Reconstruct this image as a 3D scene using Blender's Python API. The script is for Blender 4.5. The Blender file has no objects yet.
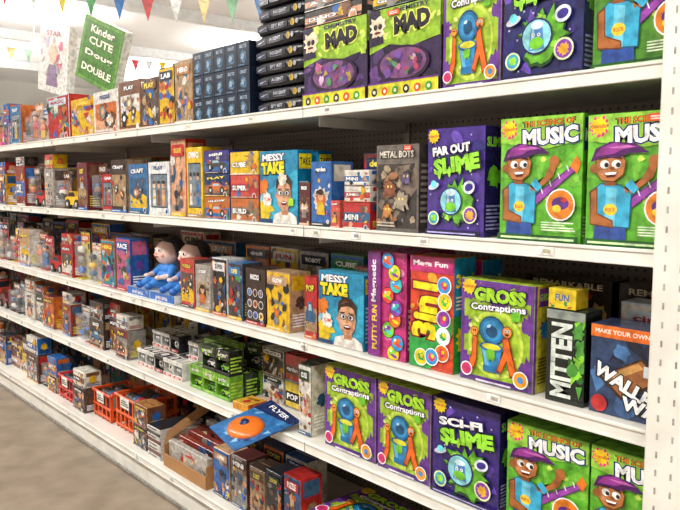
import bpy, math, random
from mathutils import Vector, Matrix
rng=random.Random(11)
SC=bpy.context.scene
SC.view_settings.view_transform='Standard'
SC.view_settings.look='None'
SC.view_settings.exposure=0.0
COL=bpy.context.collection
# ------------------------------------------------------------ materials
def lin(c): return c/12.92 if c<=.04045 else ((c+.055)/1.055)**2.4
def hexc(h): return tuple(lin(int(h[i:i+2],16)/255) for i in (0,2,4))+(1,)
_m={}
def mat(h,rough=.26,kind='print'):
    k=(h,rough,kind)
    if k in _m: return _m[k]
    m=bpy.data.materials.new('%s_%s'%(kind,h)); m.use_nodes=True
    nt=m.node_tree; p=nt.nodes['Principled BSDF']
    p.inputs['Roughness'].default_value=rough
    if kind=='print': p.inputs['Coat Weight'].default_value=.25; p.inputs['Coat Roughness'].default_value=.12
    tc=nt.nodes.new('ShaderNodeTexCoord'); n=nt.nodes.new('ShaderNodeTexNoise')
    n.inputs['Scale'].default_value=42 if kind=='print' else 9
    n.inputs['Detail'].default_value=5 if kind=='print' else 3
    r=nt.nodes.new('ShaderNodeValToRGB'); c=hexc(h)
    k1=.55 if kind=='print' else .86
    r.color_ramp.elements[0].position=.34; r.color_ramp.elements[1].position=.59
    r.color_ramp.elements[0].color=(c[0]*k1,c[1]*k1,c[2]*k1,1); r.color_ramp.elements[1].color=c
    nt.links.new(tc.outputs['Object'],n.inputs['Vector']); nt.links.new(n.outputs['Fac'],r.inputs[0]); nt.links.new(r.outputs[0],p.inputs['Base Color'])
    _m[k]=m; return m
clear=bpy.data.materials.new('clear_blister_plastic'); clear.use_nodes=True
_p=clear.node_tree.nodes['Principled BSDF']; _p.inputs['Alpha'].default_value=.12; _p.inputs['Roughness'].default_value=.08; _p.inputs['Base Color'].default_value=(.8,.83,.85,1)
# ------------------------------------------------------------ text cache
_t={}
def text_geo(s,bold):
    k=(s,bold)
    if k in _t: return _t[k]
    cu=bpy.data.curves.new('tmp','FONT'); cu.body=s; cu.size=1; cu.offset=bold; cu.resolution_u=2
    ob=bpy.data.objects.new('tmp',cu); COL.objects.link(ob)
    dg=bpy.context.evaluated_depsgraph_get(); dg.update()
    me=ob.evaluated_get(dg).to_mesh()
    vs=[(v.co.x,v.co.y) for v in me.vertices]; fs=[tuple(p.vertices) for p in me.polygons]
    ob.evaluated_get(dg).to_mesh_clear()
    bpy.data.objects.remove(ob); bpy.data.curves.remove(cu)
    x0=min(v[0] for v in vs); x1=max(v[0] for v in vs); y0=min(v[1] for v in vs); y1=max(v[1] for v in vs)
    sx=1/(x1-x0); sy=1/(y1-y0)
    vs=[((x-x0)*sx-.5,(y-y0)*sy-.5) for x,y in vs]
    _t[k]=(vs,fs); return _t[k]
# ------------------------------------------------------------ mesh builder
class Bd:
    def __init__(s): s.v=[];s.f=[];s.m=[];s.sm=[];s.mats=[];s.off=0;s.T=None;s.W=1;s.H=1;s.ko=.00012
    def mi(s,c):
        m=c if not isinstance(c,str) else mat(c)
        if m not in s.mats: s.mats.append(m)
        return s.mats.index(m)
    def add(s,vs,fs,c,smooth=False):
        n=len(s.v); s.v+=[tuple(p) for p in vs]; i=s.mi(c)
        for f in fs: s.f.append(tuple(n+a for a in f)); s.m.append(i); s.sm.append(smooth)
    def box(s,x0,x1,y0,y1,z0,z1,c,side=None,top=None,bv=.0012):
        side=side or c; top=top or c; e=bv
        X=(x0,x1);Y=(y0,y1);Z=(z0,z1); sg=(1,-1)
        def g(i,j,k,ax):
            return [X[i]+sg[i]*e*(ax!=0),Y[j]+sg[j]*e*(ax!=1),Z[k]+sg[k]*e*(ax!=2)]
        def q(ps,cc): s.add(ps,[(0,1,2,3)],cc)
        q([g(0,0,0,1),g(1,0,0,1),g(1,0,1,1),g(0,0,1,1)],c)
        q([g(1,1,0,1),g(0,1,0,1),g(0,1,1,1),g(1,1,1,1)],c)
        q([g(1,0,0,0),g(1,1,0,0),g(1,1,1,0),g(1,0,1,0)],side)
        q([g(0,1,0,0),g(0,0,0,0),g(0,0,1,0),g(0,1,1,0)],side)
        q([g(0,0,1,2),g(1,0,1,2),g(1,1,1,2),g(0,1,1,2)],top)
        q([g(0,1,0,2),g(1,1,0,2),g(1,0,0,2),g(0,0,0,2)],top)
        for j in (0,1):
            for k in (0,1): q([g(0,j,k,1),g(1,j,k,1),g(1,j,k,2),g(0,j,k,2)],c)
        for i in (0,1):
            for k in (0,1): q([g(i,0,k,0),g(i,1,k,0),g(i,1,k,2),g(i,0,k,2)],side)
            for j in (0,1): q([g(i,j,0,0),g(i,j,1,0),g(i,j,1,1),g(i,j,0,1)],c)
        for i in (0,1):
            for j in (0,1):
                for k in (0,1): s.add([g(i,j,k,0),g(i,j,k,1),g(i,j,k,2)],[(0,1,2)],c)
    def front(s,w,h,y=0,x=0,z=0): s.T=lambda u,v,o:(x+u*w,y-o,z+v*h); s.W=w;s.H=h;s.off=0
    def side(s,x,d,h,y=0,z=0): s.T=lambda u,v,o:(x+o,y+u*d,z+v*h); s.W=d;s.H=h;s.off=0
    def topf(s,w,d,z,x=0,y=0): s.T=lambda u,v,o:(x+u*w,y+v*d,z+o); s.W=w;s.H=d;s.off=0
    def poly(s,pts,c):
        s.off+=s.ko
        pts=[(min(.995,max(.005,a)),min(.995,max(.005,b))) for a,b in pts]
        s.add([s.T(a,b,s.off) for a,b in pts],[tuple(range(len(pts)))],c)
    def rect(s,a,b,c,d,col): s.poly([(a,b),(c,b),(c,d),(a,d)],col)
    def ell(s,cx,cz,rx,rz,c,ang=0,n=18):
        ar=s.W/s.H; ca,sa=math.cos(ang),math.sin(ang); P=[]
        for i in range(n):
            t=2*math.pi*i/n; x=rx*math.cos(t); y=rz*math.sin(t)/ar
            P.append((cx+x*ca-y*sa,cz+(x*sa+y*ca)*ar))
        s.poly(P,c)
    def circ(s,cx,cz,r,c): s.ell(cx,cz,r,r*s.W/s.H,c)
    def star(s,cx,cz,r,r2,c,n=12,ph=0):
        ar=s.W/s.H
        s.poly([(cx+(r if i%2 else r2)*math.cos(ph+math.pi*i/n),cz+ar*(r if i%2 else r2)*math.sin(ph+math.pi*i/n)) for i in range(2*n)],c)
    def splat(s,cx,cz,r,c,seed=1,n=22):
        R=random.Random(seed); ar=s.W/s.H
        s.poly([(cx+r*k*math.cos(2*math.pi*i/n),cz+ar*r*k*math.sin(2*math.pi*i/n)) for i,k in enumerate([R.uniform(.6,1) if i%2 else R.uniform(.8,1.25) for i in range(n)])],c)
    def text(s,t,cx,cz,w,h,c,rot=0,bold=.02,out=None,ob=.07):
        def lay(col,bo,kw,kh):
            vs,fs=text_geo(t,bo); s.off+=s.ko; ca,sa=math.cos(rot),math.sin(rot); P=[]
            for x,y in vs:
                X=x*w*s.W*kw; Y=y*h*s.H*kh
                P.append(s.T(cx+(X*ca-Y*sa)/s.W,cz+(X*sa+Y*ca)/s.H,s.off))
            s.add(P,fs,col)
        if out: lay(out,ob,1.06,1.16)
        lay(c,bold,1,1)
    def lines(s,x0,x1,z0,z1,n,c):
        for i in range(n):
            z=z0+(z1-z0)*(i+.2)/n; s.rect(x0,z,x1-(x1-x0)*(.3 if i%3==2 else .05*(i%2)),z+(z1-z0)/n*.5,c)
    def bits(s,x0,x1,z0,z1,n,R,cols,r=(.02,.06)):
        for i in range(n):
            x,z,q,c=R.uniform(x0,x1),R.uniform(z0,z1),R.uniform(*r),R.choice(cols); k=R.random()
            if k<.4: s.splat(x,z,q,c,R.randint(0,999),12)
            elif k<.7: s.ell(x,z,q*1.3,q*.5,c,R.uniform(-1,1),10)
            else: a=R.uniform(0,3); s.poly([(x+q*math.cos(a+t),z+q*math.sin(a+t)) for t in (0,2.1,4.2)],c)
    def ball(s,c,r,col,n=14,m=9,e=1.0,M=None):
        pw=lambda x:math.copysign(abs(x)**e,x); V=[];F=[]
        for i in range(m+1):
            ph=-math.pi/2+math.pi*i/m
            for j in range(n):
                t=2*math.pi*j/n
                p=Vector((r[0]*pw(math.cos(ph))*pw(math.cos(t)),r[1]*pw(math.cos(ph))*pw(math.sin(t)),r[2]*pw(math.sin(ph))))
                if M: p=M@p
                V.append((c[0]+p.x,c[1]+p.y,c[2]+p.z))
        for i in range(m):
            for j in range(n): F.append((i*n+j,i*n+(j+1)%n,(i+1)*n+(j+1)%n,(i+1)*n+j))
        s.add(V,F,col,True)
    def cone(s,p0,p1,r0,r1,col,n=14,caps=True,smooth=True):
        p0=Vector(p0);p1=Vector(p1);d=(p1-p0).normalized(); a=d.orthogonal().normalized(); b=d.cross(a); V=[]
        for p,r in ((p0,r0),(p1,r1)):
            for j in range(n): t=2*math.pi*j/n; V.append(p+a*r*math.cos(t)+b*r*math.sin(t))
        s.add(V,[(j,(j+1)%n,n+(j+1)%n,n+j) for j in range(n)],col,smooth)
        if caps: s.add(V[:n],[tuple(range(n))[::-1]],col); s.add(V[n:],[tuple(range(n))],col)
    def prism(s,pts,y0,y1,col):
        n=len(pts); V=[(x,y0,z) for x,z in pts]+[(x,y1,z) for x,z in pts]
        s.add(V,[tuple(range(n)),tuple(range(2*n-1,n-1,-1))]+[(i,n+i,n+(i+1)%n,(i+1)%n) for i in range(n)],col)
    def make(s,name,loc=(0,0,0),rz=-90,parent=None,rot=None):
        me=bpy.data.meshes.new(name); me.from_pydata(s.v,[],s.f)
        for m in s.mats: me.materials.append(m)
        me.polygons.foreach_set('material_index',s.m); me.polygons.foreach_set('use_smooth',s.sm); me.update()
        ob=bpy.data.objects.new(name,me); COL.objects.link(ob); ob.location=loc
        ob.rotation_euler=rot or (0,0,math.radians(rz))
        if parent: ob.parent=parent
        return ob
# ------------------------------------------------------------ shelving unit
ZS={'A':1.695,'B':1.295,'C':.895,'D':.535,'E':.145}
Y0,Y1=.60,7.4; BX=2.02
unit=bpy.data.objects.new('store_shelving_unit',None); COL.objects.link(unit)
white=mat('e2dfd6',.35,'enamel'); cream=mat('e9e6dc',.3,'enamel'); under=mat('c8c3b8',.5,'enamel')
peg=bpy.data.materials.new('pegboard_brown'); peg.use_nodes=True
nt=peg.node_tree; p=nt.nodes['Principled BSDF']; p.inputs['Roughness'].default_value=.6
tc=nt.nodes.new('ShaderNodeTexCoord'); sp=nt.nodes.new('ShaderNodeSeparateXYZ'); nt.links.new(tc.outputs['Object'],sp.inputs[0])
def mth(op,a,b=None):
    n=nt.nodes.new('ShaderNodeMath'); n.operation=op
    for i,x in enumerate((a,b)):
        if x is None: continue
        if isinstance(x,(int,float)): n.inputs[i].default_value=x
        else: nt.links.new(x,n.inputs[i])
    return n.outputs[0]
fy=mth('SUBTRACT',mth('FRACT',mth('MULTIPLY',sp.outputs[1],40)),.5); fz=mth('SUBTRACT',mth('FRACT',mth('MULTIPLY',sp.outputs[2],40)),.5)
dd=mth('ADD',mth('MULTIPLY',fy,fy),mth('MULTIPLY',fz,fz)); hole=mth('LESS_THAN',dd,.028)
mx=nt.nodes.new('ShaderNodeMix'); mx.data_type='RGBA'; nt.links.new(hole,mx.inputs[0])
mx.inputs[6].default_value=hexc('7d6e63'); mx.inputs[7].default_value=hexc('3a302a'); nt.links.new(mx.outputs[2],p.inputs['Base Color'])
b=Bd(); b.box(BX,BX+.03,Y0,Y1,.05,2.05,peg); b.make('pegboard_back',rz=0,parent=unit)
for i,(k,z) in enumerate(ZS.items()):
    b=Bd(); lh=.034 if k!='E' else .03; FX=1.51 if k!='E' else 1.46
    b.box(FX+.004,BX-.014,Y0,Y1,z-.022,z,white,under,white)
    b.box(FX-.006,FX+.003,Y0+.05,Y1,z-lh,z+.004,cream)
    b.box(FX-.010,FX-.0065,Y0+.05,Y1,z-.004,z+.003,white)
    b.box(FX-.010,FX-.0065,Y0+.05,Y1,z-lh,z-lh+.005,white)
    y=.9
    while y<Y1-.1:
        if rng.random()<.45:
            b.box(FX-.0085,FX-.0063,y,y+.045,z-lh+.006,z-.006,'fbfaf4')
            b.box(FX-.0092,FX-.0086,y+.008,y+.030,z-lh+.012,z-.012,rng.choice(['bdb9ae','c9c2a0','9a978f']),bv=.0001)
        y+=rng.uniform(.12,.4)
    y=1.85
    while y<Y1:
        b.box(FX-.0108,FX-.0101,y,y+.003,z-lh,z+.003,'77736a',bv=.0003)
        b.box(FX+.06,BX-.014,y-.004,y+.004,z-.06,z-.0225,under)
        y+=1.22
    b.make('shelf_%d'%(5-i),rz=0,parent=unit)
b=Bd(); b.box(1.475,1.49,Y0,Y1,.0,.114,white); b.box(1.465,1.474,Y0,Y1,.004,.02,'8b877e'); b.make('kick_plate',rz=0,parent=unit)
b=Bd(); b.box(1.56,BX+.03,.555,.575,0,2.6,white); b.make('end_panel',rz=0,parent=unit)
b=Bd(); b.box(1.462,1.535,.50,.645,0,2.8,cream,bv=.004)
z=.02
while z<2.75:
    for yy in (.585,.617): b.box(1.4606,1.463,yy,yy+.004,z,z+.014,'b4b0a8',bv=.0005)
    z+=.04
b.make('slotted_upright',rz=0,parent=unit)
y=1.85
b=Bd()
while y<Y1: b.box(BX-.012,BX-.0005,y-.015,y+.015,.1,2.05,'8d7f72'); y+=1.22
b.make('rear_uprights',rz=0,parent=unit)
# ------------------------------------------------------------ box art
def carton(w,h,d,c,side=None,top=None):
    b=Bd(); b.box(0,w,0,d,0,h,c,side,top)
    b.topf(w,d,h); b.rect(.03,.48,.97,.52,side or c)
    return b
def tag(b,x,z):
    b.rect(x,z,x+.16,z+.055,'ff5a36'); b.lines(x+.02,x+.14,z+.01,z+.045,2,'fff3e8')
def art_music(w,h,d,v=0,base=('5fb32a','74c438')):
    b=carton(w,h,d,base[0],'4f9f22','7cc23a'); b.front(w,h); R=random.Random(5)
    for i in range(9):
        a0=i*.7; b.poly([(.5,.45),(.5+1.2*math.cos(a0),.45+1.2*math.sin(a0)),(.5+1.2*math.cos(a0+.28),.45+1.2*math.sin(a0+.28))],base[1])
    b.bits(.3,.97,.22,.74,14,R,['8fd44a','4f9f22','c8ea5a'],(.02,.05))
    b.poly([(0,1),(1,1),(1,.80),(.6,.74),(0,.80)],'9ad444')
    b.splat(.12,.91,.11,'e9407a',3); b.star(.12,.91,.1,.07,'f7d21a'); b.text('Scientific',.12,.91,.15,.03,'d3222a')
    b.text('THE SCIENCE OF',.60,.945,.60,.045,'f07f1e',.03,out='1d5a1c')
    b.text('MUSIC',.62,.84,.66,.135,'ffffff',.04,.05,'24306e',.11)
    b.poly([(.34,.31),(.39,.24),(.93,.56),(.90,.61)],'5e2470'); b.poly([(.36,.30),(.40,.25),(.92,.565),(.90,.60)],'9b45ac'); b.poly([(.87,.60),(.95,.54),(.99,.62),(.94,.68)],'ef7c21')
    b.ell(.36,.27,.09,.06,'5e2470',.5); b.ell(.36,.27,.075,.048,'ef7c21',.5)
    for i in range(5): b.poly([(.45+.1*i,.33+.058*i),(.465+.1*i,.325+.058*i),(.44+.1*i,.375+.058*i),(.43+.1*i,.37+.058*i)],'f1e9f4')
    b.poly([(.10,.05),(.44,.05),(.42,.20),(.12,.20)],'2b4fa0')
    b.poly([(.07,.16),(.47,.14),(.485,.40),(.36,.47),(.16,.48),(.04,.41)],'155a78')
    b.poly([(.08,.17),(.46,.15),(.47,.40),(.36,.46),(.16,.47),(.05,.40)],'38a9d0'); b.poly([(.22,.16),(.32,.155),(.33,.44),(.22,.45)],'6fcbe6')
    b.ell(.27,.28,.07,.045,'f3d43a'); b.text('ROCK',.27,.28,.1,.03,'d3222a')
    b.poly([(.20,.46),(.32,.46),(.30,.52),(.21,.52)],'8a4e24')
    b.poly([(.05,.42),(.13,.45),(.14,.25),(.30,.20),(.31,.14),(.06,.16)],'6d3a18'); b.poly([(.065,.41),(.12,.43),(.13,.245),(.29,.19),(.30,.15),(.07,.17)],'a9642f')
    b.poly([(.40,.45),(.48,.40),(.68,.52),(.72,.62),(.66,.64),(.58,.52),(.42,.40)],'a9642f'); b.circ(.69,.64,.06,'a9642f')
    b.poly([(.41,.46),(.50,.40),(.55,.44),(.47,.51)],'38a9d0')
    b.poly([(.10,.64),(.10,.56),(.17,.495),(.30,.485),(.40,.54),(.42,.64),(.36,.71),(.14,.71)],'5e3014'); b.poly([(.11,.64),(.11,.56),(.175,.503),(.295,.493),(.39,.545),(.41,.64),(.35,.70),(.15,.70)],'b9743c'); b.circ(.09,.59,.045,'a9642f'); b.ell(.18,.56,.04,.02,'cf8c58')
    b.poly([(.05,.64),(.10,.74),(.25,.79),(.50,.77),(.64,.70),(.44,.70),(.36,.67),(.14,.66)],'4e1560')
    b.poly([(.10,.68),(.16,.75),(.30,.78),(.54,.745),(.38,.73),(.30,.70)],'9a3596'); b.poly([(.22,.745),(.42,.76),(.5,.745),(.34,.735)],'d070c0')
    b.ell(.20,.62,.048,.032,'ffffff'); b.ell(.32,.62,.048,.032,'ffffff'); b.circ(.22,.615,.024,'2a1208'); b.circ(.34,.615,.024,'2a1208')
    b.poly([(.14,.665),(.24,.68),(.24,.668),(.14,.655)],'3a1a0a'); b.poly([(.28,.68),(.38,.665),(.38,.655),(.28,.668)],'3a1a0a')
    b.poly([(.19,.56),(.34,.565),(.31,.525),(.23,.52)],'5a1a14'); b.poly([(.20,.558),(.33,.562),(.315,.545),(.22,.54)],'fdfdfd'); b.ell(.28,.59,.025,.014,'8d4e20')
    b.circ(.78,.30,.17,'ffffff'); b.circ(.78,.30,.155,'e8831f'); b.ell(.78,.31,.10,.05,'5b2a86'); b.ell(.74,.27,.05,.03,'f9d53a'); b.ell(.82,.34,.04,.02,'c23a2a')
    b.lines(.56,.96,.09,.17,4,'eaf7d4'); b.rect(0,0,1,.055,'1d5a1c'); b.lines(.05,.95,.012,.045,1,'cfe8b0')
    if v: tag(b,.62,.92)
    b.side(w,d,h); b.rect(.05,.72,.95,.97,'24306e'); b.text('MUSIC',.5,.84,.8,.10,'ffffff',0,.04); b.splat(.5,.45,.35,'9ad444',4); b.lines(.1,.9,.05,.22,6,'dff2bf')
    return b
def art_gross(w,h,d,v=0):
    b=carton(w,h,d,'9dc22c','d6cc34','b4cc44'); b.front(w,h); R=random.Random(9)
    b.rect(0,0,1,.06,'5c2f84'); b.rect(0,0,.05,1,'6d3896'); b.rect(.95,0,1,1,'6d3896')
    for i,(x,z,r) in enumerate([(.06,.55,.12),(.95,.62,.13),(.93,.2,.15),(.05,.2,.11),(.5,.98,.3),(.12,.93,.18),(.9,.93,.18)]): b.splat(x,z,r,'6d3896',i+7)
    b.ell(.5,.40,.38,.33,'c6dc52'); b.ell(.5,.40,.34,.29,'a9cc34'); b.bits(.14,.86,.1,.66,22,R,['8fb524','d8ea6a','6fa026','e8f08a'],(.02,.05))
    b.star(.13,.93,.11,.08,'f7d21a'); b.text('Scientific',.13,.93,.16,.03,'d3222a')
    b.text('GROSS',.55,.865,.70,.135,'a7dc2c',.0,.06,'2c1547',.13)
    b.text('Contraptions',.53,.745,.74,.085,'ffffff',.04,.03,'3d1a5e',.08)
    b.ell(.46,.53,.18,.14,'123f60'); b.ell(.46,.53,.165,.125,'1c6fa8'); b.ell(.46,.53,.13,.10,'3592c8'); b.ell(.46,.52,.08,.06,'14507d'); b.ell(.42,.57,.03,.015,'bfe6ff',.5)
    b.poly([(.31,.37),(.61,.37),(.57,.17),(.37,.17)],'123f60'); b.poly([(.32,.36),(.60,.36),(.56,.18),(.38,.18)],'3189c4'); b.poly([(.32,.36),(.40,.36),(.43,.18),(.38,.18)],'5fb4e4'); b.ell(.46,.37,.17,.045,'1c6fa8'); b.ell(.46,.375,.13,.03,'e8e23a'); b.rect(.35,.13,.58,.19,'1c6fa8')
    b.poly([(.61,.47),(.69,.51),(.74,.36),(.82,.15),(.72,.11),(.67,.26),(.60,.13),(.53,.15),(.62,.34)],'8a3208'); b.poly([(.62,.46),(.68,.49),(.72,.36),(.80,.16),(.73,.13),(.67,.28),(.60,.15),(.55,.17),(.63,.34)],'ef6a1e'); b.circ(.67,.54,.07,'8a3208'); b.circ(.67,.54,.06,'f5953a'); b.circ(.65,.55,.018,'ffffff'); b.circ(.69,.55,.018,'ffffff'); b.circ(.65,.55,.009,'221100'); b.circ(.69,.55,.009,'221100'); b.ell(.67,.515,.025,.01,'6c1a10')
    b.poly([(.20,.47),(.27,.45),(.26,.22),(.22,.12),(.14,.16),(.19,.3)],'8a3208'); b.poly([(.21,.46),(.26,.44),(.25,.23),(.21,.14),(.155,.17),(.2,.3)],'ef6a1e'); b.circ(.225,.50,.058,'8a3208'); b.circ(.225,.50,.048,'f5953a'); b.circ(.21,.51,.012,'221100'); b.circ(.24,.51,.012,'221100')
    b.splat(.46,.30,.08,'6ebd2c',31); b.splat(.78,.70,.07,'6ebd2c',13)
    b.circ(.86,.12,.10,'ffffff'); b.circ(.86,.12,.085,'f39a1e'); b.circ(.86,.12,.04,'4a86c0'); b.circ(.12,.12,.085,'ffffff'); b.circ(.12,.12,.07,'e23b7b')
    b.lines(.26,.74,.015,.05,1,'e9dcf5')
    if v: tag(b,.70,.92)
    b.side(w,d,h); b.rect(0,0,.12,1,'7a3fa3'); b.rect(.2,.8,.9,.97,'7a3fa3'); b.text('GROSS',.55,.885,.6,.07,'a7dc2c',0,.04); b.splat(.55,.58,.28,'7a3fa3',5); b.ell(.55,.58,.2,.08,'3fa3dc'); b.lines(.2,.9,.08,.34,8,'7a6a20')
    return b
def art_slime(w,h,d,v=0):
    bg=['472c8c','272a68','382678'][v%3]
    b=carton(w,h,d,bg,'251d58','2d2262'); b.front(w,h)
    R=random.Random(v+3)
    b.bits(.02,.98,.08,.95,22,R,['5a3fa0','2c2a78','6a4ab8','1d1a50'],(.04,.1))
    for i in range(22): b.star(R.uniform(.05,.95),R.uniform(.05,.95),.018,.007,'d8d0ff',4)
    b.star(.13,.93,.11,.08,'f7d21a'); b.text('Scientific',.13,.93,.16,.03,'d3222a')
    b.splat(.55,.30,.33,'1f4a1a',8+v,30); b.splat(.55,.31,.30,'62b02a',8+v,30); b.bits(.32,.78,.17,.46,12,R,['8fdc3a','4a9424','b8ec5a'],(.03,.05))
    b.text(['FAR OUT','SCI-FI','SCI-FI'][v%3],.45,.80,.66,.085,'ffffff',.10,.05,'1a1140',.1)
    b.text('SLIME',.54,.665,.80,.15,'9be23a',.12,.06,'16331a',.13)
    for i in range(4): b.ell(.25+.18*i,.575+.02*i,.025,.05,'9be23a')
    b.circ(.46,.32,.20,'2d1e66'); b.circ(.46,.32,.18,'8fd8e0'); b.poly([(.36,.22),(.56,.22),(.53,.40),(.39,.40)],'4a86c4'); b.poly([(.38,.23),(.43,.23),(.43,.39),(.40,.39)],'a8d4f0'); b.ell(.46,.40,.08,.03,'e0f6ff'); b.ell(.46,.27,.09,.045,'76c92e'); b.circ(.42,.33,.02,'ffffff'); b.circ(.49,.33,.02,'ffffff'); b.circ(.42,.33,.009,'111111'); b.circ(.49,.33,.009,'111111')
    b.circ(.80,.20,.12,'e7f7b8'); b.circ(.8,.20,.10,'8a3fae'); b.splat(.8,.20,.07,'f2b230',3); b.circ(.16,.16,.10,'e7f7b8'); b.circ(.16,.16,.08,'3fa8c8'); b.splat(.16,.16,.05,'9be23a',5)
    b.ell(.78,.45,.10,.06,'e9f4ff',.3); b.ell(.78,.45,.07,.035,'403095',.3); b.ell(.16,.46,.10,.03,'c8cede',.3); b.ell(.16,.48,.05,.035,'6fe0e8',.3)
    b.rect(0,0,1,.05,'150f3a'); b.lines(.05,.9,.012,.04,1,'b5a9e8')
    b.side(w,d,h); b.text('SLIME',.5,.86,.8,.09,'9be23a',0,.04); b.splat(.5,.55,.35,'76c92e',6); b.lines(.1,.9,.06,.3,7,'a99fe0')
    return b
def art_take(w,h,d,v=0):
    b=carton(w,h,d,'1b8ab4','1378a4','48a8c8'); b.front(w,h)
    b.poly([(0,.35),(1,.75),(1,.2),(0,0)],'2fa8cc'); b.bits(.03,.97,.1,.95,16,random.Random(4),['48b8d8','1280b0','8acce0'],(.03,.08)); b.splat(.16,.18,.2,'e2c21c',2); b.splat(.1,.5,.14,'d87422',5)
    b.text('MESSY',.38,.91,.6,.10,'ffffff',.02,.04,'0c3c66',.1)
    b.text('TAKE',.36,.765,.62,.17,'f0dc1d',.03,.07,'14233c',.14)
    b.poly([(.36,0),(.40,.12),(.58,.17),(.84,.16),(.98,.10),(1,0)],'e4ddd4'); b.poly([(.56,.24),(.78,.24),(.76,.12),(.60,.12)],'b87c58')
    b.ell(.66,.40,.20,.225,'6a4028'); b.ell(.66,.385,.188,.21,'d29a76'); b.circ(.465,.38,.035,'c88a64'); b.ell(.70,.33,.14,.13,'c68c68'); b.ell(.64,.36,.13,.13,'d8a27e'); b.ell(.58,.31,.045,.045,'e0ac88')
    b.poly([(.45,.46),(.47,.60),(.58,.68),(.76,.67),(.87,.58),(.86,.46),(.82,.54),(.68,.57),(.52,.54)],'33190d'); b.poly([(.52,.58),(.60,.65),(.74,.64),(.66,.61)],'5a3420')
    b.ell(.58,.42,.07,.042,'16161c'); b.ell(.75,.42,.07,.042,'16161c'); b.ell(.58,.42,.056,.031,'e4e8ea'); b.ell(.75,.42,.056,.031,'e4e8ea'); b.circ(.59,.42,.026,'3a2010'); b.circ(.74,.42,.026,'3a2010'); b.rect(.64,.418,.69,.428,'16161c')
    b.poly([(.51,.475),(.62,.485),(.62,.472),(.51,.462)],'2a1508'); b.poly([(.70,.485),(.82,.475),(.82,.462),(.70,.472)],'2a1508')
    b.poly([(.655,.41),(.68,.41),(.705,.35),(.64,.35)],'bb8058'); b.ell(.67,.285,.075,.032,'6c1f1a'); b.rect(.62,.288,.72,.302,'ffffff')
    b.splat(.22,.33,.13,'f0ebe0',9); b.text('YUM',.22,.33,.18,.05,'e0303a'); b.rect(0,0,.35,.06,'0c3c66')
    if v: b.splat(.64,.61,.12,'ece6d0',12); b.splat(.85,.3,.08,'9fd22d',13)
    b.side(w,d,h); b.rect(.1,.75,.9,.95,'f6e11d'); b.text('TAKE',.5,.85,.7,.1,'14233c'); b.lines(.1,.9,.1,.6,9,'bfe6f3')
    return b
def art_balls(w,h,d,v=0):
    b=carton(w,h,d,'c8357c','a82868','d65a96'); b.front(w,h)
    cs=['f7d81f','2e9be0','7ccf2f','f0741f','8b3fb5','f04747','3fd0c8']; R=random.Random(2)
    b.bits(.4,.98,.02,.98,18,R,['e86aa8','8f1f5a','f09ac4'],(.04,.1))
    for i in range(9):
        x=.68+.14*math.sin(i*2.2); z=.06+i*.108; b.circ(x,z,.17,'4f1038'); b.circ(x,z,.155,cs[i%7]); b.ell(x-.02,z+.01,.11,.025,cs[(i+2)%7],.5); b.ell(x+.02,z-.02,.09,.015,cs[(i+4)%7],-.3); b.circ(x-.06,z+.025,.03,'fff4fa')
    b.rect(0,0,.36,1,'7f2680'); b.text('Magnetic',.18,.72,.19*h/w*2.1,.12*w/h*1.4,'ffffff',math.pi/2,.03); b.text('PUTTY FUN',.19,.28,.21*h/w*2,.10*w/h*1.4,'f7d81f',math.pi/2,.03)
    b.side(w,d,h); b.lines(.1,.9,.1,.5,8,'ffd0e6'); b.splat(.5,.75,.3,'7ccf2f',3)
    return b
def art_3in1(w,h,d,v=0):
    b=carton(w,h,d,'dc4426','2a9a44','e0702a'); b.front(w,h)
    b.bits(.02,.98,.05,.85,24,random.Random(3),['f07a3a','b82a1a','f7b02a','e8305a'],(.04,.1))
    b.poly([(0,0),(.5,0),(1,.35),(1,.5),(0,.3)],'2fa045'); b.rect(0,.86,1,1,'c42674'); b.text('Mega Fun',.48,.93,.8,.06,'ffffff',0,.03)
    b.text('3in1',.36,.52,.55*h/w*.9,.62*w/h*.95,'f9e31c',math.pi/2*.98,.05,'8a1420',.1)
    for i,(x,z,c) in enumerate([(.8,.76,'2e9be0'),(.82,.62,'f7d81f'),(.80,.47,'8b3fb5'),(.8,.32,'ffffff'),(.78,.17,'f0741f'),(.3,.1,'f7d81f'),(.55,.12,'2e9be0')]):
        b.circ(x,z,.16,'ffffff'); b.circ(x,z,.14,c); b.splat(x,z,.08,['e63a6a','37b34a'][i%2],i); b.splat(x+.02,z+.01,.04,'f9e31c',i+9)
    b.side(w,d,h); b.rect(.0,.5,1,1,'1f8fce'); b.text('3in1',.5,.8,.8,.12,'f9e31c',0,.04); b.splat(.5,.3,.4,'f9e31c',2); b.lines(.1,.9,.55,.68,4,'ffffff')
    return b
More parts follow.
